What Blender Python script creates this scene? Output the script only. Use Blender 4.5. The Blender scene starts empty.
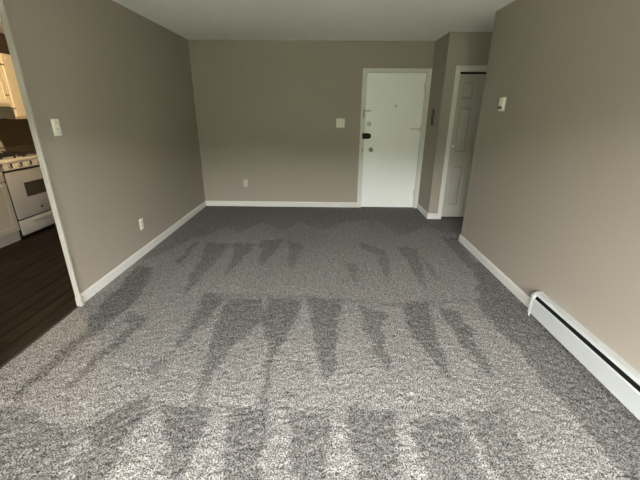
import bpy, bmesh, math, random
import numpy as np
from mathutils import Matrix, Vector

# ---------------------------------------------------------------- camera
F, PITCH, YAW, ROLL, HCAM = 348.1, 0.3543, -0.0115, 0.008, 1.4954
scene = bpy.context.scene
_fw = Vector((math.sin(YAW)*math.cos(PITCH), math.cos(YAW)*math.cos(PITCH), -math.sin(PITCH)))
_rt = Vector((math.cos(YAW), -math.sin(YAW), 0))
_up = _rt.cross(_fw)
_X = _rt*math.cos(ROLL) + _up*math.sin(ROLL)
_Y = -_rt*math.sin(ROLL) + _up*math.cos(ROLL)
_Z = -_fw
cam_d = bpy.data.cameras.new('camera')
cam = bpy.data.objects.new('camera', cam_d)
scene.collection.objects.link(cam)
cam_d.sensor_width = 36.0
cam_d.lens = F/640*36.0
cam_d.clip_start = 0.02
M = Matrix((( _X.x, _Y.x, _Z.x, 0), (_X.y, _Y.y, _Z.y, 0), (_X.z, _Y.z, _Z.z, HCAM), (0, 0, 0, 1)))
cam.matrix_world = M
scene.camera = cam

# ---------------------------------------------------------------- sky and exposure
world = bpy.data.worlds.new('overcast_sky')
scene.world = world
world.use_nodes = True
wb = world.node_tree.nodes['Background']
wb.inputs['Color'].default_value = (1.0, 0.965, 1.02, 1)
wb.inputs['Strength'].default_value = 5.2
vs = scene.view_settings
vs.view_transform = 'Standard'
vs.look = 'None'
vs.gamma = 1.0
vs.use_curve_mapping = False
vs.exposure = 3.98

# ---------------------------------------------------------------- room dimensions (metres)
H = 2.44
XL, XR, YB = -1.978, 1.687, 5.634
XN, YC, YE, YL = 1.549, 5.014, 4.068, 2.442
YR = -1.10               # wall with the patio window, behind the camera
XK = -4.32               # far kitchen wall
XH = 3.2                 # end of the side hall
random.seed(7)
rng = np.random.default_rng(7)

# daylight portal in the patio opening (guides sampling of the sky only)
WX0, WX1, WZ1 = -1.32, 1.50, 2.06
pl = bpy.data.lights.new('window_portal', 'AREA')
pl.shape = 'RECTANGLE'; pl.size = WX1-WX0; pl.size_y = WZ1
pl.cycles.is_portal = True
po = bpy.data.objects.new('window_portal', pl)
scene.collection.objects.link(po)
po.location = ((WX0+WX1)/2, YR-0.2, WZ1/2)
po.rotation_euler = (math.radians(90), 0, 0)

# ---------------------------------------------------------------- helpers
def ray_floor(u, v, z=0.0):
    a, b = (u-320)/F, -(v-240)/F
    d = _fw + _X*a + _Y*b
    t = (z-HCAM)/d.z
    return (d.x*t, d.y*t)

def mat(name, color, rough=0.6, metallic=0.0, spec=0.5, noise=None, bump=None):
    m = bpy.data.materials.new(name); m.use_nodes = True
    nt = m.node_tree; b = nt.nodes['Principled BSDF']
    b.inputs['Base Color'].default_value = (*color, 1)
    b.inputs['Roughness'].default_value = rough
    b.inputs['Metallic'].default_value = metallic
    b.inputs['Specular IOR Level'].default_value = spec
    if noise or bump:
        tc = nt.nodes.new('ShaderNodeTexCoord')
    if noise:                       # (scale, amount)
        n = nt.nodes.new('ShaderNodeTexNoise'); n.inputs['Scale'].default_value = noise[0]; n.inputs['Detail'].default_value = 4
        nt.links.new(tc.outputs['Object'], n.inputs['Vector'])
        r = nt.nodes.new('ShaderNodeMapRange'); r.inputs['To Min'].default_value = 1-noise[1]; r.inputs['To Max'].default_value = 1+noise[1]
        nt.links.new(n.outputs['Fac'], r.inputs['Value'])
        h = nt.nodes.new('ShaderNodeHueSaturation'); h.inputs['Color'].default_value = (*color, 1)
        nt.links.new(r.outputs['Result'], h.inputs['Value'])
        nt.links.new(h.outputs['Color'], b.inputs['Base Color'])
    if bump:                        # (scale, strength)
        n = nt.nodes.new('ShaderNodeTexNoise'); n.inputs['Scale'].default_value = bump[0]; n.inputs['Detail'].default_value = 3
        nt.links.new(tc.outputs['Object'], n.inputs['Vector'])
        bn = nt.nodes.new('ShaderNodeBump'); bn.inputs['Strength'].default_value = bump[1]; bn.inputs['Distance'].default_value = 0.002
        nt.links.new(n.outputs['Fac'], bn.inputs['Height'])
        nt.links.new(bn.outputs['Normal'], b.inputs['Normal'])
    return m

def tag(o, label=None, cat=None, group=None, kind=None):
    if label: o['label'] = label
    if cat: o['category'] = cat
    if group: o['group'] = group
    if kind: o['kind'] = kind
    return o

def empty(name, loc, label, cat, group=None, kind=None):
    o = bpy.data.objects.new(name, None); scene.collection.objects.link(o)
    o.location = loc; o.empty_display_size = 0.1
    return tag(o, label, cat, group, kind)

def root_loc(p):
    v = Vector((0, 0, 0))
    while p is not None:
        v += Vector(p.location); p = p.parent
    return v

class MB:
    """collects world-space shapes and links them as one mesh object"""
    def __init__(self): self.bm = bmesh.new()
    def box(self, lo, hi, bevel=0.0, seg=2):
        t = bmesh.new()
        bmesh.ops.create_cube(t, size=1)
        c = [(lo[i]+hi[i])/2 for i in range(3)]; s = [abs(hi[i]-lo[i]) for i in range(3)]
        for v in t.verts: v.co = Vector((c[0]+v.co.x*s[0], c[1]+v.co.y*s[1], c[2]+v.co.z*s[2]))
        if bevel: bmesh.ops.bevel(t, geom=t.edges[:], offset=bevel, segments=seg, affect='EDGES', profile=0.5)
        self._merge(t); return self
    def cyl(self, a, b, r, r2=None, seg=20, bevel=0.0):
        a, b = Vector(a), Vector(b); d = b-a
        t = bmesh.new()
        bmesh.ops.create_cone(t, cap_ends=True, segments=seg, radius1=r, radius2=r if r2 is None else r2, depth=d.length)
        if bevel:
            es = [e for e in t.edges if abs(e.verts[0].co.z-e.verts[1].co.z) < 1e-6]
            bmesh.ops.bevel(t, geom=es, offset=bevel, segments=2, affect='EDGES', profile=0.5)
        q = d.to_track_quat('Z', 'Y').to_matrix().to_4x4()
        bmesh.ops.transform(t, matrix=Matrix.Translation((a+b)/2) @ q, verts=t.verts)
        self._merge(t); return self
    def lathe(self, a, axis, prof, seg=24):
        """prof: (radius, distance along axis) pairs"""
        a = Vector(a); q = Vector(axis).to_track_quat('Z', 'Y')
        t = bmesh.new(); rings = []
        for r, h in prof:
            rings.append([t.verts.new(a + q @ Vector((r*math.cos(2*math.pi*i/seg), r*math.sin(2*math.pi*i/seg), h))) for i in range(seg)])
        for k in range(len(rings)-1):
            for i in range(seg):
                t.faces.new((rings[k][i], rings[k][(i+1) % seg], rings[k+1][(i+1) % seg], rings[k+1][i]))
        t.faces.new(rings[0][::-1]); t.faces.new(rings[-1])
        self._merge(t); return self
    def prism(self, pts, axis, a, b, bevel=0.0):
        """polygon of (p,q) in the plane across axis (0,1,2), from a to b"""
        t = bmesh.new()
        def P(p, q, w):
            return {0: (w, p, q), 1: (p, w, q), 2: (p, q, w)}[axis]
        va = [t.verts.new(P(p, q, a)) for p, q in pts]; vb = [t.verts.new(P(p, q, b)) for p, q in pts]
        n = len(pts)
        t.faces.new(va); t.faces.new(vb[::-1])
        for i in range(n): t.faces.new((va[i], vb[i], vb[(i+1) % n], va[(i+1) % n]))
        bmesh.ops.recalc_face_normals(t, faces=t.faces[:])
        if bevel: bmesh.ops.bevel(t, geom=t.edges[:], offset=bevel, segments=2, affect='EDGES', profile=0.5)
        self._merge(t); return self
    def tube(self, pts, r, seg=10):
        for p, q in zip(pts[:-1], pts[1:]): self.cyl(p, q, r, seg=seg)
        for p in pts[1:-1]:
            t = bmesh.new(); bmesh.ops.create_icosphere(t, subdivisions=2, radius=r)
            bmesh.ops.translate(t, vec=Vector(p), verts=t.verts); self._merge(t)
        return self
    def _merge(self, t):
        bmesh.ops.recalc_face_normals(t, faces=t.faces[:])
        me = bpy.data.meshes.new('tmp'); t.to_mesh(me); t.free()
        self.bm.from_mesh(me); bpy.data.meshes.remove(me)
    def build(self, name, m, parent=None, smooth=False, label=None, cat=None, kind=None, group=None, base=None):
        off = root_loc(parent) if parent is not None else Vector(base or (0, 0, 0))
        bmesh.ops.translate(self.bm, vec=-off, verts=self.bm.verts)
        me = bpy.data.meshes.new(name); self.bm.to_mesh(me); self.bm.free()
        me.materials.append(m)
        o = bpy.data.objects.new(name, me); scene.collection.objects.link(o)
        if parent is not None: o.parent = parent
        elif base: o.location = base
        if smooth:
            me.polygons.foreach_set('use_smooth', [True]*len(me.polygons))
            me.set_sharp_from_angle(angle=math.radians(35))
        return tag(o, label, cat, group, kind)

def S(name, mb, m, label, cat):     # a piece of the setting
    return mb.build(name, m, label=label, cat=cat, kind='structure')

# ---------------------------------------------------------------- materials
WALL = mat('greige_wall_paint', (0.34, 0.298, 0.250), 0.6, spec=0.25, noise=(1.3, 0.02), bump=(260, 0.10))
CEIL = mat('ceiling_paint', (0.85, 0.86, 0.81), 0.9, spec=0.2, bump=(180, 0.15))
TRIM = mat('white_trim_paint', (0.65, 0.635, 0.595), 0.5, noise=(6, 0.03))
DOORW = mat('white_door_paint', (0.87, 0.88, 0.85), 0.34, noise=(2, 0.015), bump=(35, 0.06))
CLOSET = mat('closet_door_paint', (0.45, 0.42, 0.37), 0.45, bump=(60, 0.05))
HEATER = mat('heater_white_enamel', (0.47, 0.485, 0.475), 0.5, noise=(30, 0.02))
BLACK = mat('black_metal', (0.010, 0.008, 0.006), 0.5, spec=0.15)
DARK = mat('dark_void_metal', (0.008, 0.008, 0.008), 0.8, spec=0.1)
FIN = mat('aluminium_fins', (0.12, 0.12, 0.12), 0.6, metallic=0.7)
STEEL = mat('brushed_steel', (0.24, 0.225, 0.19), 0.38, metallic=0.9)
BRASS = mat('aged_brass', (0.22, 0.17, 0.09), 0.4, metallic=0.85)
PLATE = mat('white_plastic', (0.83, 0.81, 0.73), 0.35)
PLATE2 = mat('ivory_plastic', (0.62, 0.59, 0.50), 0.4)
PLATE3 = mat('painted_over_plate', (0.50, 0.47, 0.40), 0.5)
CHIME = mat('intercom_grille', (0.10, 0.085, 0.06), 0.55, metallic=0.2)
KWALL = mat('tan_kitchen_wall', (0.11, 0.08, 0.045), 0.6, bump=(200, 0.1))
CAB = mat('cream_maple_cabinet', (0.78, 0.675, 0.50), 0.45, noise=(9, 0.06))
CABW = mat('painted_base_cabinet', (0.26, 0.248, 0.215), 0.45, noise=(5, 0.03))
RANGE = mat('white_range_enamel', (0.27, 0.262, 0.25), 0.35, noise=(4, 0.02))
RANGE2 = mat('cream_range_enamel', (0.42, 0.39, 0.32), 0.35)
OVENGLASS = mat('dark_oven_glass', (0.035, 0.030, 0.024), 0.2)
GRAPHITE = mat('cast_iron', (0.012, 0.011, 0.011), 0.55)
HOOD = mat('grey_hood_steel', (0.085, 0.09, 0.08), 0.5, metallic=0.2)
COUNTER = mat('brown_laminate', (0.09, 0.065, 0.04), 0.5, noise=(60, 0.2))
GROUND = mat('outdoor_lawn', (0.06, 0.085, 0.035), 0.9, noise=(3, 0.3))
CONC = mat('patio_concrete', (0.24, 0.23, 0.21), 0.9, noise=(4, 0.1))
FRAME = mat('window_frame_white', (0.78, 0.78, 0.76), 0.4)
TOE = mat('dark_toe_kick', (0.02, 0.018, 0.016), 0.8)

def make_glass():
    m = bpy.data.materials.new('window_glass'); m.use_nodes = True
    nt = m.node_tree; nt.nodes.clear()
    o = nt.nodes.new('ShaderNodeOutputMaterial'); mx = nt.nodes.new('ShaderNodeMixShader')
    t = nt.nodes.new('ShaderNodeBsdfTransparent'); g = nt.nodes.new('ShaderNodeBsdfGlossy')
    t.inputs['Color'].default_value = (0.93, 0.95, 0.93, 1); g.inputs['Roughness'].default_value = 0.02
    mx.inputs['Fac'].default_value = 0.06
    nt.links.new(t.outputs[0], mx.inputs[1]); nt.links.new(g.outputs[0], mx.inputs[2]); nt.links.new(mx.outputs[0], o.inputs[0])
    return m
GLASS = make_glass()

def make_carpet():
    m = bpy.data.materials.new('grey_twist_carpet'); m.use_nodes = True
    nt = m.node_tree; b = nt.nodes['Principled BSDF']
    b.inputs['Roughness'].default_value = 0.95; b.inputs['Specular IOR Level'].default_value = 0.12
    tc = nt.nodes.new('ShaderNodeTexCoord')
    n = nt.nodes.new('ShaderNodeTexNoise'); n.inputs['Scale'].default_value = 140; n.inputs['Detail'].default_value = 2.5; n.inputs['Roughness'].default_value = 0.6
    nt.links.new(tc.outputs['Object'], n.inputs['Vector'])
    cr = nt.nodes.new('ShaderNodeValToRGB')
    cr.color_ramp.elements[0].position = 0.385; cr.color_ramp.elements[0].color = (0.042, 0.039, 0.038, 1)
    cr.color_ramp.elements[1].position = 0.625; cr.color_ramp.elements[1].color = (0.37, 0.357, 0.342, 1)
    e = cr.color_ramp.elements.new(0.5); e.color = (0.172, 0.162, 0.152, 1)
    nt.links.new(n.outputs['Fac'], cr.inputs['Fac'])
    at = nt.nodes.new('ShaderNodeAttribute'); at.attribute_name = 'nap_shade'
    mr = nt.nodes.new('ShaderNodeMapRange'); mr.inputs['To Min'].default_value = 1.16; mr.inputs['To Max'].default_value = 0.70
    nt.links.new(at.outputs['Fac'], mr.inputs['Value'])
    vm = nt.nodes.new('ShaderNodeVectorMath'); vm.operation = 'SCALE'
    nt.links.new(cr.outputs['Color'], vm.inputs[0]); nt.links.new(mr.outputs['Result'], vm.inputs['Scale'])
    nt.links.new(vm.outputs['Vector'], b.inputs['Base Color'])
    return m
CARPET = make_carpet()

def make_plank():
    m = bpy.data.materials.new('dark_walnut_plank'); m.use_nodes = True
    nt = m.node_tree; b = nt.nodes['Principled BSDF']
    b.inputs['Roughness'].default_value = 0.55; b.inputs['Specular IOR Level'].default_value = 0.08
    tc = nt.nodes.new('ShaderNodeTexCoord'); oi = nt.nodes.new('ShaderNodeObjectInfo')
    ad = nt.nodes.new('ShaderNodeVectorMath'); ad.operation = 'ADD'
    cb = nt.nodes.new('ShaderNodeCombineXYZ')
    ml = nt.nodes.new('ShaderNodeMath'); ml.operation = 'MULTIPLY'; ml.inputs[1].default_value = 37
    nt.links.new(oi.outputs['Random'], ml.inputs[0]); nt.links.new(ml.outputs[0], cb.inputs['Z'])
    nt.links.new(tc.outputs['Object'], ad.inputs[0]); nt.links.new(cb.outputs[0], ad.inputs[1])
    mp = nt.nodes.new('ShaderNodeMapping'); mp.inputs['Scale'].default_value = (22, 1.6, 1)
    nt.links.new(ad.outputs[0], mp.inputs['Vector'])
    n = nt.nodes.new('ShaderNodeTexNoise'); n.inputs['Scale'].default_value = 1.4; n.inputs['Detail'].default_value = 6
    nt.links.new(mp.outputs[0], n.inputs['Vector'])
    cr = nt.nodes.new('ShaderNodeValToRGB')
    cr.color_ramp.elements[0].position = 0.35; cr.color_ramp.elements[0].color = (0.0028, 0.0018, 0.0009, 1)
    cr.color_ramp.elements[1].position = 0.7; cr.color_ramp.elements[1].color = (0.016, 0.0118, 0.0072, 1)
    nt.links.new(n.outputs['Fac'], cr.inputs['Fac'])
    mr = nt.nodes.new('ShaderNodeMapRange'); mr.inputs['To Min'].default_value = 0.75; mr.inputs['To Max'].default_value = 1.25
    nt.links.new(oi.outputs['Random'], mr.inputs['Value'])
    vm = nt.nodes.new('ShaderNodeVectorMath'); vm.operation = 'SCALE'
    nt.links.new(cr.outputs['Color'], vm.inputs[0]); nt.links.new(mr.outputs['Result'], vm.inputs['Scale'])
    nt.links.new(vm.outputs['Vector'], b.inputs['Base Color'])
    return m
PLANK = make_plank()

# ---------------------------------------------------------------- shell: walls and ceiling
T = 0.12
S('ceiling', MB().box((XK-T, YR-T, H), (XH+T, YB+0.2, H+0.1)), CEIL, 'flat off-white painted ceiling over the room', 'ceiling')
# entry door opening in the back wall
DX0, DX1, DZ = 0.600, 1.487, 2.048
wb_ = MB()
wb_.box((XK-T, YB, 0), (DX0, YB+0.06, H)).box((DX1, YB, 0), (XH+T, YB+0.06, H)).box((DX0, YB, DZ), (DX1, YB+0.06, H))
wb_.box((XK-T, YB+0.06, 0), (XH+T, YB+0.2, H))
S('wall_back', wb_, WALL, 'greige far wall holding the white entry door', 'wall')
OY0, OZ = 0.75, 2.20                      # kitchen opening
wl = MB().prism([(XL, YL), (XL, YB), (XL-0.05, YB), (XL-0.05, YL+0.09), (XL-0.010, YL+0.002)], 2, 0, H).box((XL-0.05, OY0, OZ), (XL, YL, H)).box((XL-0.05, YR, 0), (XL, OY0, H))
S('wall_left', wl, WALL, 'greige left wall ending at the kitchen opening', 'wall')
S('wall_right', MB().box((XR, YR, 0), (XR+T, YE, H)).box((XR+T, YE-T, 0), (XH, YE, H)), WALL, 'long greige right wall above the baseboard heater', 'wall')
CX0, CX1, CZ = 1.738, 2.368, 1.995        # closet opening
wc = MB().box((XN, YC, 0), (CX0, YC+0.1, H)).box((CX1, YC, 0), (XH, YC+0.1, H)).box((CX0, YC, CZ), (CX1, YC+0.1, H))
wc.box((XN, YC+0.1, 0), (XN+0.09, YB, H))
S('wall_closet', wc, WALL, 'greige closet wall jutting out beside the entry door', 'wall')
S('wall_hall', MB().box((XH, YE-T, 0), (XH+T, YB, H)), WALL, 'greige end wall of the side hall', 'wall')
wr = MB().box((XK-T, YR-T, 0), (WX0, YR, H)).box((WX1, YR-T, 0), (XR+T, YR, H)).box((WX0, YR-T, WZ1), (WX1, YR, H))
S('wall_rear', wr, WALL, 'greige wall around the patio window behind the camera', 'wall')
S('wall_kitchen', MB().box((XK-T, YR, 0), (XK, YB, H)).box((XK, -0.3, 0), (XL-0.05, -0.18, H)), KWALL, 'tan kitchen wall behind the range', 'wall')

S('floor_slab', MB().box((XK-T, YR-T, -0.2), (XH+T, YB+0.2, -0.062)).box((XK-T, YB+0.06, -0.062), (XH+T, YB+0.2, 0)).box((XK-T, YB, -0.062), (DX0, YB+0.06, 0)).box((DX1, YB, -0.062), (XH+T, YB+0.06, 0)).box((XR, YR, -0.062), (XR+T, YE-T, 0)).box((XR, YE-T, -0.062), (XH+T, YE-0.07, 0)).box((XH, YE-0.07, -0.062), (XH+T, YB, 0)).box((XL, YR-T, -0.062), (XR+T, YR, -0.004)), CONC, 'concrete slab under the carpet', 'floor')

# ---------------------------------------------------------------- carpet floor
def point_in_poly(px, py, poly):
    inside = np.zeros(px.shape, bool); n = len(poly)
    for i in range(n):
        x0, y0 = poly[i]; x1, y1 = poly[(i+1) % n]
        if y0 == y1: continue
        c = ((y0 > py) != (y1 > py)) & (px < (x1-x0)*(py-y0)/(y1-y0)+x0)
        inside ^= c
    return inside

# vacuum tracks: outlines read off the carpet, with dim-light zones painted in, laid on the floor plane
TRACKS_AND_SHADE = [
 (.75, [(0,452),(32,451),(48,455),(42,480),(38,520),(-20,520),(-20,455)]),
 (1., [(78,432),(128,400),(152,395),(146,412),(128,432),(118,452),(105,480),(95,510),(62,510),(72,480),(80,455),(95,445)]),
 (1., [(150,401),(167,402),(211,408),(200,435),(186,468),(172,510),(160,510),(166,480),(166,440),(164,412)]),
 (1., [(228,406),(268,408),(270,412),(268,440),(262,480),(258,515),(216,515),(222,480),(228,440)]),
 (.95, [(287,412),(331,413),(331,440),(326,480),(325,515),(295,515),(292,480),(290,440)]),
 (1., [(345,409),(393,408),(396,430),(404,480),(410,515),(364,515),(358,480),(350,440)]),
 (.95, [(408,418),(460,414),(470,440),(484,480),(496,515),(436,515),(428,480),(420,445)]),
 (.8, [(464,412),(505,411),(515,430),(545,480),(565,515),(520,515),(500,480),(478,440)]),
 (.95, [(472,262),(486,262),(530,314),(660,440),(660,500),(640,500),(600,445),(572,412),(545,385),(512,337),(492,318),(480,296)]),
 (1., [(205,292),(227,295),(213,311),(181,347),(174,345),(196,314)]),
 (.7, [(152,360),(172,355),(157,379),(148,371)]),
 (1., [(227,298),(262,298),(266,320),(237,342),(220,359),(207,383),(203,403),(196,403),(206,359),(213,338)]),
 (1., [(267,297),(303,300),(292,328),(279,348),(270,372),(267,403),(263,407),(261,393),(268,359),(265,324)]),
 (.5, [(298,358),(306,357),(303,376),(296,372)]),
 (1.3, [(282,389),(296,389),(292,394),(284,393)]),
 (1., [(307,297),(341,300),(339,331),(331,376),(324,376),(315,341)]),
 (.9, [(358,304),(391,314),(382,324),(391,372),(384,369),(365,328)]),
 (1., [(400,304),(427,300),(436,331),(451,379),(456,393),(448,379),(430,355),(410,331)]),
 (.95, [(437,307),(461,311),(475,341),(496,374),(489,374),(468,352),(451,328)]),
 (.9, [(475,297),(505,300),(520,325),(515,345),(490,320)]),
 (.45, [(205,293),(300,294),(400,302),(500,298),(500,301),(400,306),(300,299),(205,296)]),
 (.45, [(160,404),(270,406),(400,408),(505,409),(505,412),(400,412),(270,411),(160,408)]),
 (1., [(116,290),(144,290),(134,303),(103,328),(69,356),(38,381),(19,399),(10,398),(34,374),(62,349),(84,331),(88,318)]),
 (1., [(137,266),(152,268),(150,280),(131,302),(106,305),(119,286)]),
 (.9, [(130,312),(150,315),(137,331),(112,352),(87,371),(69,393),(66,387),(84,368),(94,356),(125,331)]),
 (.8, [(207,242),(231,244),(216,261),(197,283),(184,296),(188,280),(200,262)]),
 (.8, [(233,243),(256,244),(247,255),(228,274),(225,272),(234,255)]),
 (.75, [(258,241),(284,239),(275,252),(262,264),(258,263),(262,249)]),
 (.7, [(287,240),(305,244),(295,265),(287,267),(290,252)]),
 (.9, [(200,240),(181,264),(176,264),(190,245)]),
 (.6, [(345,262),(359,264),(357,282),(354,282)]),
 (.7, [(360,242),(385,250),(390,265),(389,282),(382,270),(378,255),(360,248)]),
 (.75, [(397,246),(417,249),(422,265),(427,290),(422,285),(412,270),(405,257)]),
 (.6, [(420,255),(432,265),(442,285),(437,280),(427,267)]),
 (.8, [(440,236),(458,238),(478,268),(476,275)]),
 (.8, [(-60,400),(20,408),(80,428),(72,450),(60,520),(-80,520)]),  # near left corner: dimmer light painted into the pile tone
 (.55, [(150,195),(540,195),(540,214),(470,226),(448,234),(425,226),(404,236),(388,222),(366,219),(344,222),(322,230),(300,222),(282,231),(262,222),(240,232),(222,226),(204,238),(188,236),(165,252),(140,262)]),  # far end: fading daylight painted in with darker pile, scalloped edge invented
 (.6, [(206,208),(240,210),(205,232),(170,250),(160,252)]),
 (.45, [(318,226),(345,216),(372,214),(376,226),(370,230),(366,220),(345,222),(322,230)]),
 (.45, [(376,220),(392,222),(402,236),(396,234),(386,226)]),
 (.4, [(240,222),(270,212),(330,210),(330,214),(275,218),(245,228)]),
]
def smooth_noise(px, py, s, seed):
    r = np.random.default_rng(seed); out = np.zeros(px.shape)
    for k in range(10):
        a = r.uniform(0, 2*math.pi); f = s*r.uniform(.6, 2.0); p = r.uniform(0, 6.3)
        out += np.sin((px*math.cos(a)+py*math.sin(a))*f+p)
    return out/3.2
def carpet_mesh():
    xs = np.arange(XL, XR+0.006, 0.0118); xs = xs*1.0; xs[-1] = XR
    ys = [YR]; y = YR
    while y < YB:
        step = 0.03 if y < 0.35 else (0.0105 if y < 2.6 else 0.0105+0.0065*min((y-2.6)/1.5, 1))
        y += step; ys.append(min(y, YB))
    ys = np.array(ys)
    xs = np.concatenate([xs, np.arange(XR+0.03, XH, 0.03), [XH]])   # carries on into the hall
    nx, ny = len(xs), len(ys)
    GX, GY = np.meshgrid(xs, ys)
    # soft, slightly ragged outlines: average the tracks and dim zones over jittered positions
    nap_shade = np.zeros(GX.shape)
    polys = [(w, [ray_floor(u, v) for u, v in p]) for w, p in TRACKS_AND_SHADE]
    wx = GX + 0.012*smooth_noise(GX, GY, 22, 1); wy = GY + 0.012*smooth_noise(GX, GY, 22, 2)
    K = 5
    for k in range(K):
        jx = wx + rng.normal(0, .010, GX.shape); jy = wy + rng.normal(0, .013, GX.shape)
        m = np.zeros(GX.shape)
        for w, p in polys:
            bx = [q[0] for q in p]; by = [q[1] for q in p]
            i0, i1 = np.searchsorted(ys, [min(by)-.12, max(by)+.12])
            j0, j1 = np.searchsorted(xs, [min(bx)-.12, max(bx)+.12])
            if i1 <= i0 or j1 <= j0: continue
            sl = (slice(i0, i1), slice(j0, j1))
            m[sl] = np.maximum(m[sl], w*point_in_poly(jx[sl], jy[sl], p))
        nap_shade += m/K
    nap_shade += 0.10*smooth_noise(GX, GY, 6, 3)*(1-np.clip(nap_shade, 0, 1))
    Z = rng.normal(0, 0.0022, GX.shape) + 0.0012*smooth_noise(GX, GY, 60, 4)
    Z -= 0.0025*np.clip(nap_shade, 0, 1)
    Z[:, 0] = -0.004
    co = np.stack([GX, GY, Z], -1).reshape(-1, 3)
    idx = np.arange(nx*ny).reshape(ny, nx)
    q = np.stack([idx[:-1, :-1], idx[:-1, 1:], idx[1:, 1:], idx[1:, :-1]], -1)
    # leave out the part of the hall strip that lies behind the right wall
    cy = (ys[:-1]+ys[1:])/2; cx = (xs[:-1]+xs[1:])/2
    keep = ~((cx[None, :] > XR) & (cy[:, None] < YE-0.06))
    q = q[keep].reshape(-1, 4)
    used = np.unique(q); remap = -np.ones(nx*ny, int); remap[used] = np.arange(len(used))
    co = co[used]; q = remap[q]; nap_shade_v = nap_shade.reshape(-1)[used]
    me = bpy.data.meshes.new('floor')
    me.vertices.add(len(co)); me.vertices.foreach_set('co', co.ravel())
    me.loops.add(q.size); me.loops.foreach_set('vertex_index', q.ravel().astype(np.int32))
    me.polygons.add(len(q)); me.polygons.foreach_set('loop_start', np.arange(0, q.size, 4, dtype=np.int32))
    me.polygons.foreach_set('use_smooth', np.ones(len(q), bool))
    me.update(calc_edges=True)
    a = me.attributes.new('nap_shade', 'FLOAT', 'POINT'); a.data.foreach_set('value', np.clip(nap_shade_v, 0, 1.4).astype(np.float32))
    me.materials.append(CARPET)
    o = bpy.data.objects.new('floor', me); scene.collection.objects.link(o)
    return tag(o, 'grey speckled carpet with dark triangular vacuum tracks and painted dim zones', 'carpet', kind='structure')
carpet_mesh()
S('trim_3', MB().box((XL-0.012, OY0, -0.02), (XL+0.004, YL-0.03, 0.004), 0.003), TOE, 'dark strip where the carpet meets the kitchen planks', 'trim')

# ---------------------------------------------------------------- kitchen floor of single planks
kf = S('floor_kitchen', MB().box((XK, -0.18, -0.06), (XL-0.012, YB, -0.016)), TOE, 'dark wood plank kitchen floor beyond the opening', 'floor')
PW, PL_ = 0.125, 1.22
def plank_mesh(L):
    t = bmesh.new(); bmesh.ops.create_cube(t, size=1)
    for v in t.verts: v.co = Vector((v.co.x*(PW-0.003), v.co.y*(L-0.003), v.co.z*0.012))
    top = [e for e in t.edges if e.verts[0].co.z > 0 and e.verts[1].co.z > 0]
    bmesh.ops.bevel(t, geom=top, offset=0.002, segments=1, affect='EDGES')
    me = bpy.data.meshes.new('plank'); t.to_mesh(me); t.free(); me.materials.append(PLANK); return me
plank_lib = {}
row = 0; x = XL-0.012-PW/2
while x-PW/2 > XK-0.05:
    y = 0.3 + (row*0.43) % PL_ - PL_
    while y < YB:
        y0, y1 = max(y, 0.2), min(y+PL_, YB)
        if y1-y0 > 0.05:
            L = round(y1-y0, 2)
            if L not in plank_lib: plank_lib[L] = plank_mesh(L)
            o = bpy.data.objects.new('plank', plank_lib[L]); scene.collection.objects.link(o)
            o.location = (x, (y0+y1)/2, -0.008+random.uniform(-.0006, .0006)); o.parent = kf
        y += PL_
    x -= PW; row += 1

# ---------------------------------------------------------------- trim, baseboards, casings
BH, BT = 0.085, 0.013
def base_profile_x(side, x):    # profile in (x,z) for boards running along y; side = +1 sticks out to +x
    return [(x, 0), (x+side*BT, 0), (x+side*BT, BH-0.018), (x+side*BT*0.55, BH-0.004), (x+side*BT*0.3, BH), (x, BH)]
def base_profile_y(side, y):
    return [(y, 0), (y+side*BT, 0), (y+side*BT, BH-0.018), (y+side*BT*0.55, BH-0.004), (y+side*BT*0.3, BH), (y, BH)]
S('baseboard_left', MB().prism(base_profile_x(1, XL), 1, YL+0.012, YB-0.013), TRIM, 'white baseboard along the left wall', 'baseboard')
S('baseboard_back', MB().prism(base_profile_y(-1, YB), 0, XL, 0.541), TRIM, 'white baseboard along the far wall left of the entry door', 'baseboard')
S('baseboard_right', MB().prism(base_profile_x(-1, XR), 1, 2.408, YE+0.012), TRIM, 'white baseboard on the right wall beyond the heater', 'baseboard')
S('baseboard_closet', MB().prism(base_profile_y(-1, YC), 0, XN-0.012, 1.684), TRIM, 'short white baseboard beside the closet door', 'baseboard')
S('baseboard_nib', MB().prism(base_profile_x(-1, XN), 1, YC, YB-0.016), TRIM, 'short white baseboard on the wall stub right of the entry door', 'baseboard')
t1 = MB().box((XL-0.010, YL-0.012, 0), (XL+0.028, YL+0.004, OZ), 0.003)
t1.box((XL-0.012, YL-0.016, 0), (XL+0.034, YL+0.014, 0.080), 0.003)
S('trim_1', t1, mat('cream_trim_dimmed', (0.40, 0.375, 0.325), 0.5, noise=(8, 0.05)), 'cream corner trim, darkened against window light, on the left wall end at the kitchen opening', 'trim')  # cream tone darkened to offset strong window light on this face
S('trim_2', MB().box((XL-0.052, OY0, OZ-0.02), (XL+0.008, YL-0.017, OZ), 0.003).box((XL-0.052, OY0, 0), (XL+0.008, OY0+0.02, OZ-0.02), 0.003), TRIM,
  'white head and side trim lining the kitchen opening', 'trim')

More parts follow.
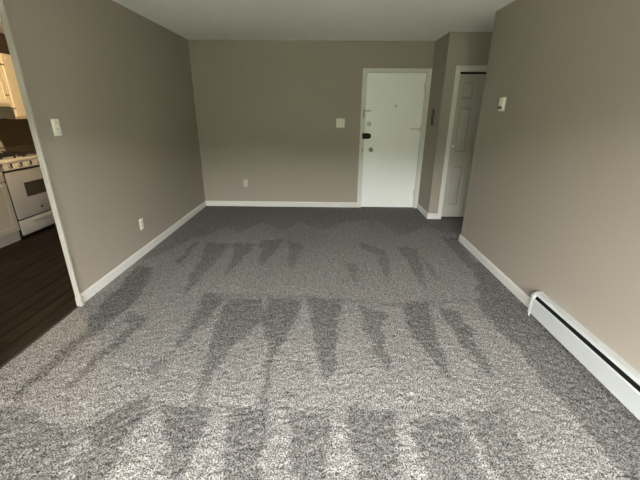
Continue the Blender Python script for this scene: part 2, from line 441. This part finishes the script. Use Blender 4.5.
# entry door ---------------------------------------------------------------
d1 = empty('door_1', (1.04, YB, 0), 'plain white entry door with locks on its left edge', 'door', kind='structure')
cs = MB()
cs.box((0.541, YB-0.016, 0), (DX0+0.008, YB+0.004, 2.088), 0.004)
cs.box((DX1-0.008, YB-0.016, 0), (1.546, YB+0.004, 2.088), 0.004)
cs.box((DX0+0.008, YB-0.016, DZ-0.008), (DX1-0.008, YB+0.004, 2.088), 0.004)
cas = cs.build('casing', TRIM, d1)
MB().box((DX0+0.008, YB+0.006, DZ-0.014), (DX1-0.008, YB+0.055, DZ-0.0005)).box((DX0+0.0005, YB+0.006, 0), (DX0+0.010, YB+0.055, DZ-0.008)).box((DX1-0.010, YB+0.006, 0), (DX1-0.0005, YB+0.055, DZ-0.008)).build('door_frame', TRIM, d1)
leaf = MB().box((DX0+0.013, YB+0.009, 0.006), (DX1-0.013, YB+0.05, DZ-0.018), 0.003).build('door_leaf', DOORW, d1)
yf = YB+0.009
g = MB().box((0.572, yf-0.032, 1.405), (0.592, yf-0.020, 1.525), 0.003).box((0.572, yf-0.034, 1.500), (0.690, yf-0.022, 1.512), 0.003).cyl((0.686, yf, 1.506), (0.686, yf-0.04, 1.506), 0.007)
g.build('swing_guard', STEEL, d1, True, label='swing bar door guard')
MB().lathe((0.672, yf, 1.318), (0, -1, 0), [(0.036, 0), (0.036, 0.006), (0.028, 0.012), (0.018, 0.014), (0.016, 0.03), (0.006, 0.032)]).build('deadbolt', PLATE2, d1, True)
lk = MB().box((0.575, yf-0.034, 1.098), (0.672, yf, 1.182), 0.006).cyl((0.672, yf, 1.14), (0.672, yf-0.034, 1.14), 0.0415, bevel=0.005).build('rim_lock', BLACK, d1, True, label='black rim lock')
MB().box((0.650, yf-0.046, 1.125), (0.660, yf-0.034, 1.155), 0.003).build('thumb_turn', BLACK, lk)
kb = MB().lathe((0.722, yf, 0.935), (0, -1, 0), [(0.032, 0), (0.032, 0.005), (0.013, 0.010), (0.013, 0.032), (0.026, 0.040), (0.031, 0.052), (0.026, 0.063), (0.008, 0.068)]).build('knob', STEEL, d1, True)
MB().box((0.583, YB-0.018, 0.90), (0.594, YB-0.0155, 0.965), 0.001).build('strike_plate', STEEL, d1)
MB().lathe((1.065, yf, 1.575), (0, -1, 0), [(0.020, 0), (0.020, 0.003), (0.013, 0.006), (0.010, 0.004)]).build('peephole', PLATE2, d1, True)
MB().box((1.005, yf-0.0035, 1.60), (1.028, yf, 1.635), 0.001).build('number_plate', DOORW, d1)
MB().box((1.31, yf-0.010, 1.243), (1.472, yf, 1.256), 0.003).build('strap_bar', PLATE3, d1)
MB().box((DX0+0.001, YB+0.001, -0.03), (DX1-0.001, YB+0.059, 0.004)).build('threshold', TOE, d1)
for z in (0.25, 1.25, 1.85):
    hg = MB().cyl((1.480, YB-0.020, z-0.045), (1.480, YB-0.020, z+0.045), 0.007, seg=12).box((1.455, yf-0.002, z-0.045), (1.4735, yf, z+0.045))
    hg.build('hinge', TRIM, d1, True)

# closet bifold door -------------------------------------------------------
d2 = empty('door_2', (2.05, YC, 0), 'panelled bifold closet door partly hidden by the right wall', 'door', kind='structure')
cs = MB()
cs.box((1.684, YC-0.016, 0), (CX0+0.006, YC+0.004, 2.062), 0.004)
cs.box((CX1-0.006, YC-0.016, 0), (2.424, YC+0.004, 2.062), 0.004)
cs.box((CX0+0.006, YC-0.016, CZ-0.006), (CX1-0.006, YC+0.004, 2.062), 0.004)
cs.build('casing', TRIM, d2)
MB().box((CX0+0.012, YC+0.02, CZ-0.03), (CX1-0.012, YC+0.06, CZ-0.0005)).build('track', DARK, d2)
MB().box((CX0+0.0005, YC+0.006, 0), (CX0+0.010, YC+0.099, CZ)).box((CX1-0.010, YC+0.006, 0), (CX1-0.0005, YC+0.099, CZ)).build('jamb', TRIM, d2)
MB().box((CX0, YC+0.101, 0), (CX1, YC+0.12, CZ+0.05)).build('closet_back', DARK, d2)
LZ0, LZ1 = 0.03, CZ-0.032
yl0 = YC+0.022
mid = (CX0+CX1)/2
for lx0, lx1 in ((CX0+0.012, mid-0.002), (mid+0.002, CX1-0.012)):
    px0, px1 = lx0+0.072, lx1-0.072
    bands = [(LZ0, 0.215), (0.785, 0.975), (1.565, 1.665), (1.870, LZ1)]
    m = MB().box((lx0, yl0, LZ0), (px0, yl0+0.032, LZ1)).box((px1, yl0, LZ0), (lx1, yl0+0.032, LZ1))
    for a, b in bands: m.box((px0, yl0, a), (px1, yl0+0.032, b))
    lf = m.build('door_leaf', CLOSET, d2)
    for a, b in ((0.215, 0.785), (0.975, 1.565), (1.665, 1.870)):
        w = 0.026
        t = bmesh.new()
        def rect(i, yy): return [t.verts.new(p) for p in ((px0+i, yy, a+i), (px1-i, yy, a+i), (px1-i, yy, b-i), (px0+i, yy, b-i))]
        r0, r1, r2, r3 = rect(0, yl0), rect(0.010, yl0+0.017), rect(0.018, yl0+0.017), rect(0.018+w*0.7, yl0+0.003)
        for A, B in ((r0, r1), (r1, r2), (r2, r3)):
            for i in range(4): t.faces.new((A[i], A[(i+1) % 4], B[(i+1) % 4], B[i]))
        t.faces.new(r3)
        pm = MB(); pm._merge(t); pm.build('panel', CLOSET, lf)
MB().lathe((CX0+0.042, yl0, 1.055), (0, -1, 0), [(0.012, 0), (0.010, 0.012), (0.019, 0.020), (0.021, 0.028), (0.014, 0.035), (0.004, 0.037)]).build('knob', PLATE, d2, True)

# ---------------------------------------------------------------- patio window behind the camera
w1 = empty('window_1', ((WX0+WX1)/2, YR-0.06, 0), 'white framed sliding patio window behind the camera', 'window', kind='structure')
fm = MB(); y0, y1 = YR-0.10, YR-0.02
fm.box((WX0, y0, 0), (WX0+0.05, y1, WZ1)).box((WX1-0.05, y0, 0), (WX1, y1, WZ1)).box((WX0+0.05, y0, WZ1-0.05), (WX1-0.05, y1, WZ1)).box((WX0+0.05, y0, 0), (WX1-0.05, y1, 0.04))
xm = (WX0+WX1)/2
fm.box((xm-0.04, y0, 0.04), (xm+0.04, y1, WZ1-0.05))
fm.build('window_frame', FRAME, w1)
MB().box((WX0+0.05, YR-0.075, 0.04), (xm-0.04, YR-0.069, WZ1-0.05)).build('pane', GLASS, w1)
MB().box((xm+0.04, YR-0.051, 0.04), (WX1-0.05, YR-0.045, WZ1-0.05)).build('pane', GLASS, w1)
S('ground_outside', MB().box((-14, -22, -0.75), (14, YR-2.2, -0.65)), GROUND, 'lawn outside the patio window', 'ground')
S('overhang_sky_blocker', MB().box((-3.2, YR-1.7, 2.36), (3.2, YR-T, 2.52)), CONC, 'unseen concrete overhang added above the patio window to cut high sky', 'balcony')  # unseen overhang, added to dim high sky light on the near floor
S('patio_slab', MB().box((-3.2, YR-2.2, -0.20), (3.2, YR-T, -0.06)), CONC, 'concrete patio slab outside the window', 'patio')

def hedge():  # unseen hedge, added and sized to keep low sky off the back wall
    t = bmesh.new(); bmesh.ops.create_grid(t, x_segments=90, y_segments=24, size=0.5)
    r = random.Random(5)
    for v in t.verts:
        u, w = v.co.x*34, v.co.y+0.5
        a = w*math.pi*0.62
        v.co = Vector((u, -15.0+(-0.9*math.sin(a))+r.uniform(-.16, .16)+0.8, -0.66+w*4.85+r.uniform(-.14, .14)+0.25*math.sin(u*1.7)*w))
    m = MB(); m._merge(t)
    m.box((-17, -16.4, -0.66), (17, -15.2, 3.85))
    S('hedge_sky_blocker', m, mat('sky_blocker_leaves', (0.055, 0.065, 0.03), 0.9, noise=(5, 0.4)), 'unseen tall hedge added beyond the lawn to block low sky', 'hedge')
hedge()

# ---------------------------------------------------------------- baseboard heater
HX, HY1, HY0 = XR-0.072, 2.405, -0.90
ht = empty('baseboard_heater', (XR-0.036, (HY0+HY1)/2, 0), 'long white baseboard heater low on the right wall', 'heater')
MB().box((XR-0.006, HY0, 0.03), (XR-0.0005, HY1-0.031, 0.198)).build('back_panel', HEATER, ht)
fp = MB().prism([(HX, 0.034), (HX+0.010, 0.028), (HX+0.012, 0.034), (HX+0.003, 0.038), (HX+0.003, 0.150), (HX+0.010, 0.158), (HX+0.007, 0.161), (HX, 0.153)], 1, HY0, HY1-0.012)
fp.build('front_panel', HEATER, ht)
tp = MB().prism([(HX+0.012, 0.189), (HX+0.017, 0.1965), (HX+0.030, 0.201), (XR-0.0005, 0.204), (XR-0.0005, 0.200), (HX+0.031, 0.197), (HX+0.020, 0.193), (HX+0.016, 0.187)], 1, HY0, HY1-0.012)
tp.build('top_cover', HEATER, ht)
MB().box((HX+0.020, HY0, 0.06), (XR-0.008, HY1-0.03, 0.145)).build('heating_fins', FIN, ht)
MB().prism([(HX+0.011, 0.152), (HX+0.030, 0.196), (HX+0.034, 0.196), (HX+0.016, 0.152)], 1, HY0, HY1-0.03).build('slot_shade_sheet', DARK, ht)  # near-black sheet behind the slot paints its dark interior
ec = MB().prism([(HX-0.004, 0.026), (HX-0.004, 0.172), (HX+0.006, 0.190), (HX+0.028, 0.203), (XR-0.0005, 0.207), (XR-0.0005, 0.026)], 1, HY1-0.030, HY1, 0.003)
ec.build('end_cap', HEATER, ht)
MB().box((HX+0.002, HY1-0.020, 0.0), (HX+0.012, HY1-0.008, 0.03), 0.002).build('foot', HEATER, ht)
for yy in (1.0, 0.1, -0.8):
    MB().box((HX+0.004, yy, 0.0), (HX+0.014, yy+0.02, 0.032), 0.002).build('foot', HEATER, ht)

# ---------------------------------------------------------------- wall plates
def frame_on(wall, c, w, h, d):
    """box corners for a plate centred at c on a wall; wall = '+x','-x','-y' is the way the plate faces"""
    if wall == '+x': return (c[0], c[1]-w/2, c[2]-h/2), (c[0]+d, c[1]+w/2, c[2]+h/2)
    if wall == '-x': return (c[0]-d, c[1]-w/2, c[2]-h/2), (c[0], c[1]+w/2, c[2]+h/2)
    return (c[0]-w/2, c[1]-d, c[2]-h/2), (c[0]+w/2, c[1], c[2]+h/2)
def shift(wall, c, a, z, d):
    if wall == '+x': return (c[0]+d, c[1]+a, c[2]+z)
    if wall == '-x': return (c[0]-d, c[1]+a, c[2]+z)
    return (c[0]+a, c[1]-d, c[2]+z)
def switch(wall, c, gangs, w, h, label, m):
    e = empty('light_switch', c, label, 'switch', 'light switches on the walls')
    p = MB().box(*frame_on(wall, c, w, h, 0.007), 0.003).build('plate', m, e, True)
    for g in range(gangs):
        a = (g-(gangs-1)/2)*0.046*(w/(0.07+0.046*(gangs-1)))
        MB().box(*frame_on(wall, shift(wall, c, a, 0, 0.0065), 0.018, 0.036, 0.003), 0.001).build('toggle_slot', PLATE2, e)
        lo, hi = frame_on(wall, shift(wall, c, a, 0.008, 0.009), 0.009, 0.016, 0.012)
        MB().box(lo, hi, 0.002).build('toggle', m, e, True)
        for z in (-0.036, 0.036):
            q = shift(wall, c, a, z, 0.0065); r = shift(wall, c, a, z, 0.008)
            MB().cyl(q, r, 0.0035, seg=10).build('screw', STEEL, e)
    return e
def outlet(wall, c, w, h, label, m):
    e = empty('wall_outlet', c, label, 'outlet', 'electrical outlets on the walls')
    MB().box(*frame_on(wall, c, w, h, 0.007), 0.003).build('plate', m, e, True)
    for z in (-0.021, 0.021):
        r = MB().box(*frame_on(wall, shift(wall, c, 0, z, 0.0065), 0.034, 0.030, 0.004), 0.0018).build('receptacle', PLATE2, e, True)
        for a in (-0.007, 0.007):
            MB().box(*frame_on(wall, shift(wall, c, a, z+0.003, 0.0100), 0.0025, 0.009, 0.001)).build('slot', DARK, r)
    MB().cyl(shift(wall, c, 0, 0, 0.0065), shift(wall, c, 0, 0, 0.008), 0.0035, seg=10).build('screw', STEEL, e)
    return e
switch('+x', (XL, 2.660, 1.369), 1, 0.074, 0.118, 'light switch on the left wall near the kitchen opening', PLATE)
switch('-y', (0.235, YB, 1.328), 2, 0.128, 0.132, 'white double light switch beside the entry door', PLATE)
outlet('+x', (XL, 3.566, 0.336), 0.072, 0.118, 'outlet low on the left wall', PLATE)
outlet('-y', (-1.285, YB, 0.385), 0.078, 0.125, 'outlet low on the far wall', PLATE3)

th = empty('thermostat', (XR, 3.615, 1.57), 'small white thermostat on the right wall', 'thermostat')
MB().box((XR-0.006, 3.520, 1.508), (XR-0.0002, 3.620, 1.634), 0.002).build('backplate', PLATE2, th)
MB().box((XR-0.024, 3.526, 1.514), (XR-0.006, 3.614, 1.630), 0.006).build('cover', PLATE, th, True)
for yy in (3.548, 3.590):
    MB().lathe((XR-0.024, yy, 1.540), (-1, 0, 0), [(0.012, 0), (0.011, 0.007), (0.006, 0.008)], seg=16).build('dial', BLACK, th, True)
ic = empty('intercom', (XN, 5.33, 1.43), 'narrow dark intercom panel on the stub wall by the entry door', 'intercom')
MB().box((XN-0.014, 5.288, 1.318), (XN-0.0002, 5.376, 1.540), 0.004).build('faceplate', CHIME, ic, True)
for k in range(6):
    z = 1.448+k*0.012
    MB().box((XN-0.0165, 5.302, z), (XN-0.014, 5.362, z+0.006)).build('grille_bar', BRASS, ic)
MB().lathe((XN-0.014, 5.332, 1.40), (-1, 0, 0), [(0.012, 0), (0.011, 0.004), (0.006, 0.005)], seg=16).build('button', BLACK, ic, True)
MB().lathe((XN-0.014, 5.332, 1.36), (-1, 0, 0), [(0.012, 0), (0.011, 0.004), (0.006, 0.005)], seg=16).build('button', BLACK, ic, True)

# ---------------------------------------------------------------- kitchen
RX = -3.66                          # front plane of the range and cabinets
RY0, RY1 = 3.935, 4.675
rg = empty('gas_range', (XK+0.33, (RY0+RY1)/2, 0), 'white gas range with dark oven window and black grates', 'range')
MB().box((XK+0.005, RY0+0.004, 0.05), (RX-0.032, RY1-0.004, 0.905), 0.004).build('body', RANGE, rg)
MB().box((RX-0.032, RY0+0.002, 0.05), (RX-0.010, RY1-0.002, 0.824)).build('gap_shade_backing', BLACK, rg)  # black backing paints the shade in door and drawer gaps
MB().box((XK+0.05, RY0+0.03, 0.0), (RX-0.08, RY1-0.03, 0.05)).build('plinth', TOE, rg)
od = MB().box((RX-0.010, RY0+0.008, 0.243), (RX+0.012, RY1-0.008, 0.803), 0.006).build('oven_door', RANGE, rg, True)
MB().box((RX+0.010, 4.148, 0.482), (RX+0.0145, 4.458, 0.655), 0.002).build('oven_window', OVENGLASS, od)
MB().lathe((RX+0.012, 4.322, 0.320), (1, 0, 0), [(0.016, 0), (0.015, 0.003), (0.006, 0.004)], seg=16).build('badge', BLACK, od, True)
dr = MB().box((RX-0.010, RY0+0.008, 0.045), (RX+0.010, RY1-0.008, 0.228), 0.006).build('drawer', RANGE, rg, True)
MB().box((RX+0.008, RY0+0.20, 0.172), (RX+0.016, RY1-0.20, 0.196), 0.003).build('drawer_grip', RANGE, dr)
cp = MB().prism([(RX-0.020, 0.825), (RX+0.020, 0.825), (RX+0.022, 0.838), (RX+0.004, 0.915), (RX-0.020, 0.915)], 1, RY0+0.002, RY1-0.002, 0.003).build('control_panel', RANGE2, rg)
for k in range(5):
    yk = RY0+0.085+k*(RY1-RY0-0.17)/4
    n = Vector((0.075, 0, 0.018)).normalized()
    a = Vector((RX+0.0125, yk, 0.872))
    kn = MB().lathe(a, n, [(0.027, 0), (0.026, 0.014), (0.022, 0.022), (0.008, 0.023)], seg=20).build('knob', RANGE, cp, True)
    MB().box((a.x+0.014, yk-0.005, 0.852), (a.x+0.036, yk+0.005, 0.900), 0.002).build('knob_grip', BLACK, rg)
MB().box((XK+0.005, RY0, 0.905), (RX+0.016, RY1, 0.935), 0.008).build('cooktop', RANGE2, rg, True)
for gx in (XK+0.20, XK+0.46):
    for gy in (RY0+0.19, RY1-0.19):
        MB().lathe((gx, gy, 0.934), (0, 0, 1), [(0.055, 0), (0.05, 0.012), (0.036, 0.014), (0.034, 0.024), (0.01, 0.026)]).build('burner', GRAPHITE, rg, True)
        gm = MB(); h0, h1 = 0.962, 0.976; r = 0.115
        for s in (-1, 1):
            gm.box((gx+s*r-0.006, gy-r, h0), (gx+s*r+0.006, gy+r, h1)).box((gx-r, gy+s*r-0.006, h0), (gx+r, gy+s*r+0.006, h1))
            for q in (-1, 1): gm.box((gx+s*r-0.007, gy+q*r-0.007, 0.934), (gx+s*r+0.007, gy+q*r+0.007, h1))
            gm.box((gx+s*0.03, gy-0.005, h0), (gx+s*r, gy+0.005, h1+0.004)).box((gx-0.005, gy+s*0.03, h0), (gx+0.005, gy+s*r, h1+0.004))
        gm.build('burner_grate', GRAPHITE, rg)
bgp = [(XK+0.005, 0.93), (XK+0.11, 0.93), (XK+0.105, 1.02), (XK+0.085, 1.10), (XK+0.06, 1.12), (XK+0.005, 1.12)]
bg = MB().prism(bgp, 1, RY0+0.01, RY1-0.01, 0.01).build('backguard', RANGE2, rg, True)
MB().box((XK+0.100, RY0+0.03, 1.008), (XK+0.109, RY1-0.014, 1.018)).build('backguard_seam', BLACK, bg)

def base_cabinet(y0, y1, label, doors):
    e = empty('base_cabinet', (XK+0.33, (y0+y1)/2, 0), label, 'cabinet', 'kitchen base cabinets')
    MB().box((XK+0.002, y0, 0.115), (RX-0.018, y1, 0.872)).build('body', CABW, e)
    MB().box((XK+0.05, y0+0.001, 0.0), (RX-0.03, y1-0.001, 0.114)).build('toe_kick', CABW, e)
    w = (y1-y0)/doors
    for k in range(doors):
        a, b = y0+k*w+0.006, y0+(k+1)*w-0.006
        dw = MB().box((RX-0.018, a, 0.712), (RX+0.002, b, 0.862), 0.004).build('drawer', CABW, e)
        MB().lathe((RX+0.002, (a+b)/2, 0.787), (1, 0, 0), [(0.008, 0), (0.007, 0.014), (0.015, 0.022), (0.006, 0.028)], seg=16).build('knob', BRASS, dw, True)
        m = MB().box((RX-0.018, a, 0.125), (RX+0.002, a+0.06, 0.695), 0.003).box((RX-0.018, b-0.06, 0.125), (RX+0.002, b, 0.695), 0.003)
        m.box((RX-0.018, a+0.06, 0.125), (RX+0.002, b-0.06, 0.185), 0.003).box((RX-0.018, a+0.06, 0.635), (RX+0.002, b-0.06, 0.695), 0.003)
        dd = m.build('door', CABW, e)
        MB().box((RX-0.017, a+0.055, 0.18), (RX-0.006, b-0.055, 0.64)).build('panel', CABW, dd)
        MB().lathe((RX+0.002, a+0.03, 0.62), (1, 0, 0), [(0.008, 0), (0.007, 0.014), (0.015, 0.022), (0.006, 0.028)], seg=16).build('knob', BRASS, dd, True)
    return e
base_cabinet(2.70, RY0-0.006, 'painted base cabinet on the camera side of the range', 3)
base_cabinet(RY1+0.006, YB-0.004, 'painted base cabinet beyond the range', 2)
def countertop(y0, y1, label):
    e = empty('countertop', (XK+0.33, (y0+y1)/2, 0.873), label, 'countertop', 'kitchen countertops')
    MB().box((XK+0.001, y0, 0.873), (RX+0.022, y1, 0.912), 0.005).build('slab', COUNTER, e)
    MB().box((XK+0.0005, y0, 0.912), (XK+0.022, y1, 1.0), 0.003).build('backsplash_lip', COUNTER, e)
countertop(2.70, RY0-0.006, 'brown countertop on the camera side of the range')
countertop(RY1+0.006, YB-0.004, 'brown countertop beyond the range')

UX = -3.98
def upper_cabinet(y0, y1, z0, z1, doors, label, arch=False):
    e = empty('wall_cabinet', (XK+0.17, (y0+y1)/2, z0), label, 'cabinet', 'kitchen wall cabinets')
    MB().box((XK+0.001, y0, z0), (UX-0.02, y1, z1)).build('body', CAB, e)
    MB().box((UX-0.02, y0, z0), (UX, y1, z1), 0.002).build('face_frame', CAB, e)
    w = (y1-y0-0.03)/doors
    for k in range(doors):
        a, b = y0+0.015+k*w+0.008, y0+0.015+(k+1)*w-0.008; c, d = z0+0.03, z1-0.03
        m = MB().box((UX, a, c), (UX+0.018, a+0.055, d), 0.003).box((UX, b-0.055, c), (UX+0.018, b, d), 0.003)
        m.box((UX, a+0.055, c), (UX+0.018, b-0.055, c+0.055), 0.003).box((UX, a+0.055, d-0.055), (UX+0.018, b-0.055, d), 0.003)
        dd = m.build('door', CAB, e)
        MB().box((UX+0.001, a+0.05, c+0.05), (UX+0.009, b-0.05, d-0.05)).build('panel', CAB, dd)
        for z in (c+0.10, d-0.10):
            yy = b if k == doors-1 else a
            MB().box((UX+0.0, yy-0.050, z-0.007), (UX+0.024, yy+0.010, z+0.007), 0.002).build('hinge', BRASS, dd)
    return e
upper_cabinet(RY0, RY1-0.001, 1.525, 2.135, 2, 'cream wall cabinet above the range hood')
upper_cabinet(RY1+0.001, YB-0.004, 1.372, 2.135, 2, 'cream wall cabinet reaching lower, beyond the range hood')
upper_cabinet(2.70, RY0-0.001, 1.372, 2.135, 3, 'cream wall cabinet on the camera side of the hood')
hd = empty('range_hood', (XK+0.2, (RY0+RY1)/2, 1.372), 'grey range hood under the cream cabinet', 'range hood')
c = 0.05
pts = [(RY0+0.004, 1.378), (RY1-0.004, 1.378)]
pts += [(RY1-0.004-c+c*math.cos(a), 1.475+c*math.sin(a)-0.002) for a in [i*math.pi/12 for i in range(0, 7)]]
pts += [(RY0+0.004+c-c*math.cos(a), 1.475+c*math.sin(a)-0.002) for a in [i*math.pi/12 for i in range(6, -1, -1)]]
MB().prism(pts, 0, XK+0.002, UX+0.012).build('hood_shell', HOOD, hd)
MB().box((XK+0.06, RY0+0.06, 1.370), (UX-0.05, RY1-0.06, 1.378)).build('filter', DARK, hd)

# kitchen ceiling lamp (lit)
lx, ly = -3.05, 3.55
kl = empty('ceiling_lamp', (lx, ly, H), 'round kitchen ceiling lamp above the range aisle', 'lamp')
MB().lathe((lx, ly, H-0.0005), (0, 0, -1), [(0.15, 0), (0.15, 0.02), (0.14, 0.025)], seg=32).build('canopy', FRAME, kl, True)
LAMPM = mat('lamp_glass', (0.9, 0.85, 0.7), 0.4)
pb = LAMPM.node_tree.nodes['Principled BSDF']
pb.inputs['Emission Color'].default_value = (1.0, 0.74, 0.44, 1); pb.inputs['Emission Strength'].default_value = 15.0
MB().lathe((lx, ly, H-0.025), (0, 0, -1), [(0.135, 0), (0.13, 0.03), (0.10, 0.06), (0.05, 0.078), (0.01, 0.082)], seg=32).build('lamp_shade', LAMPM, kl, True)
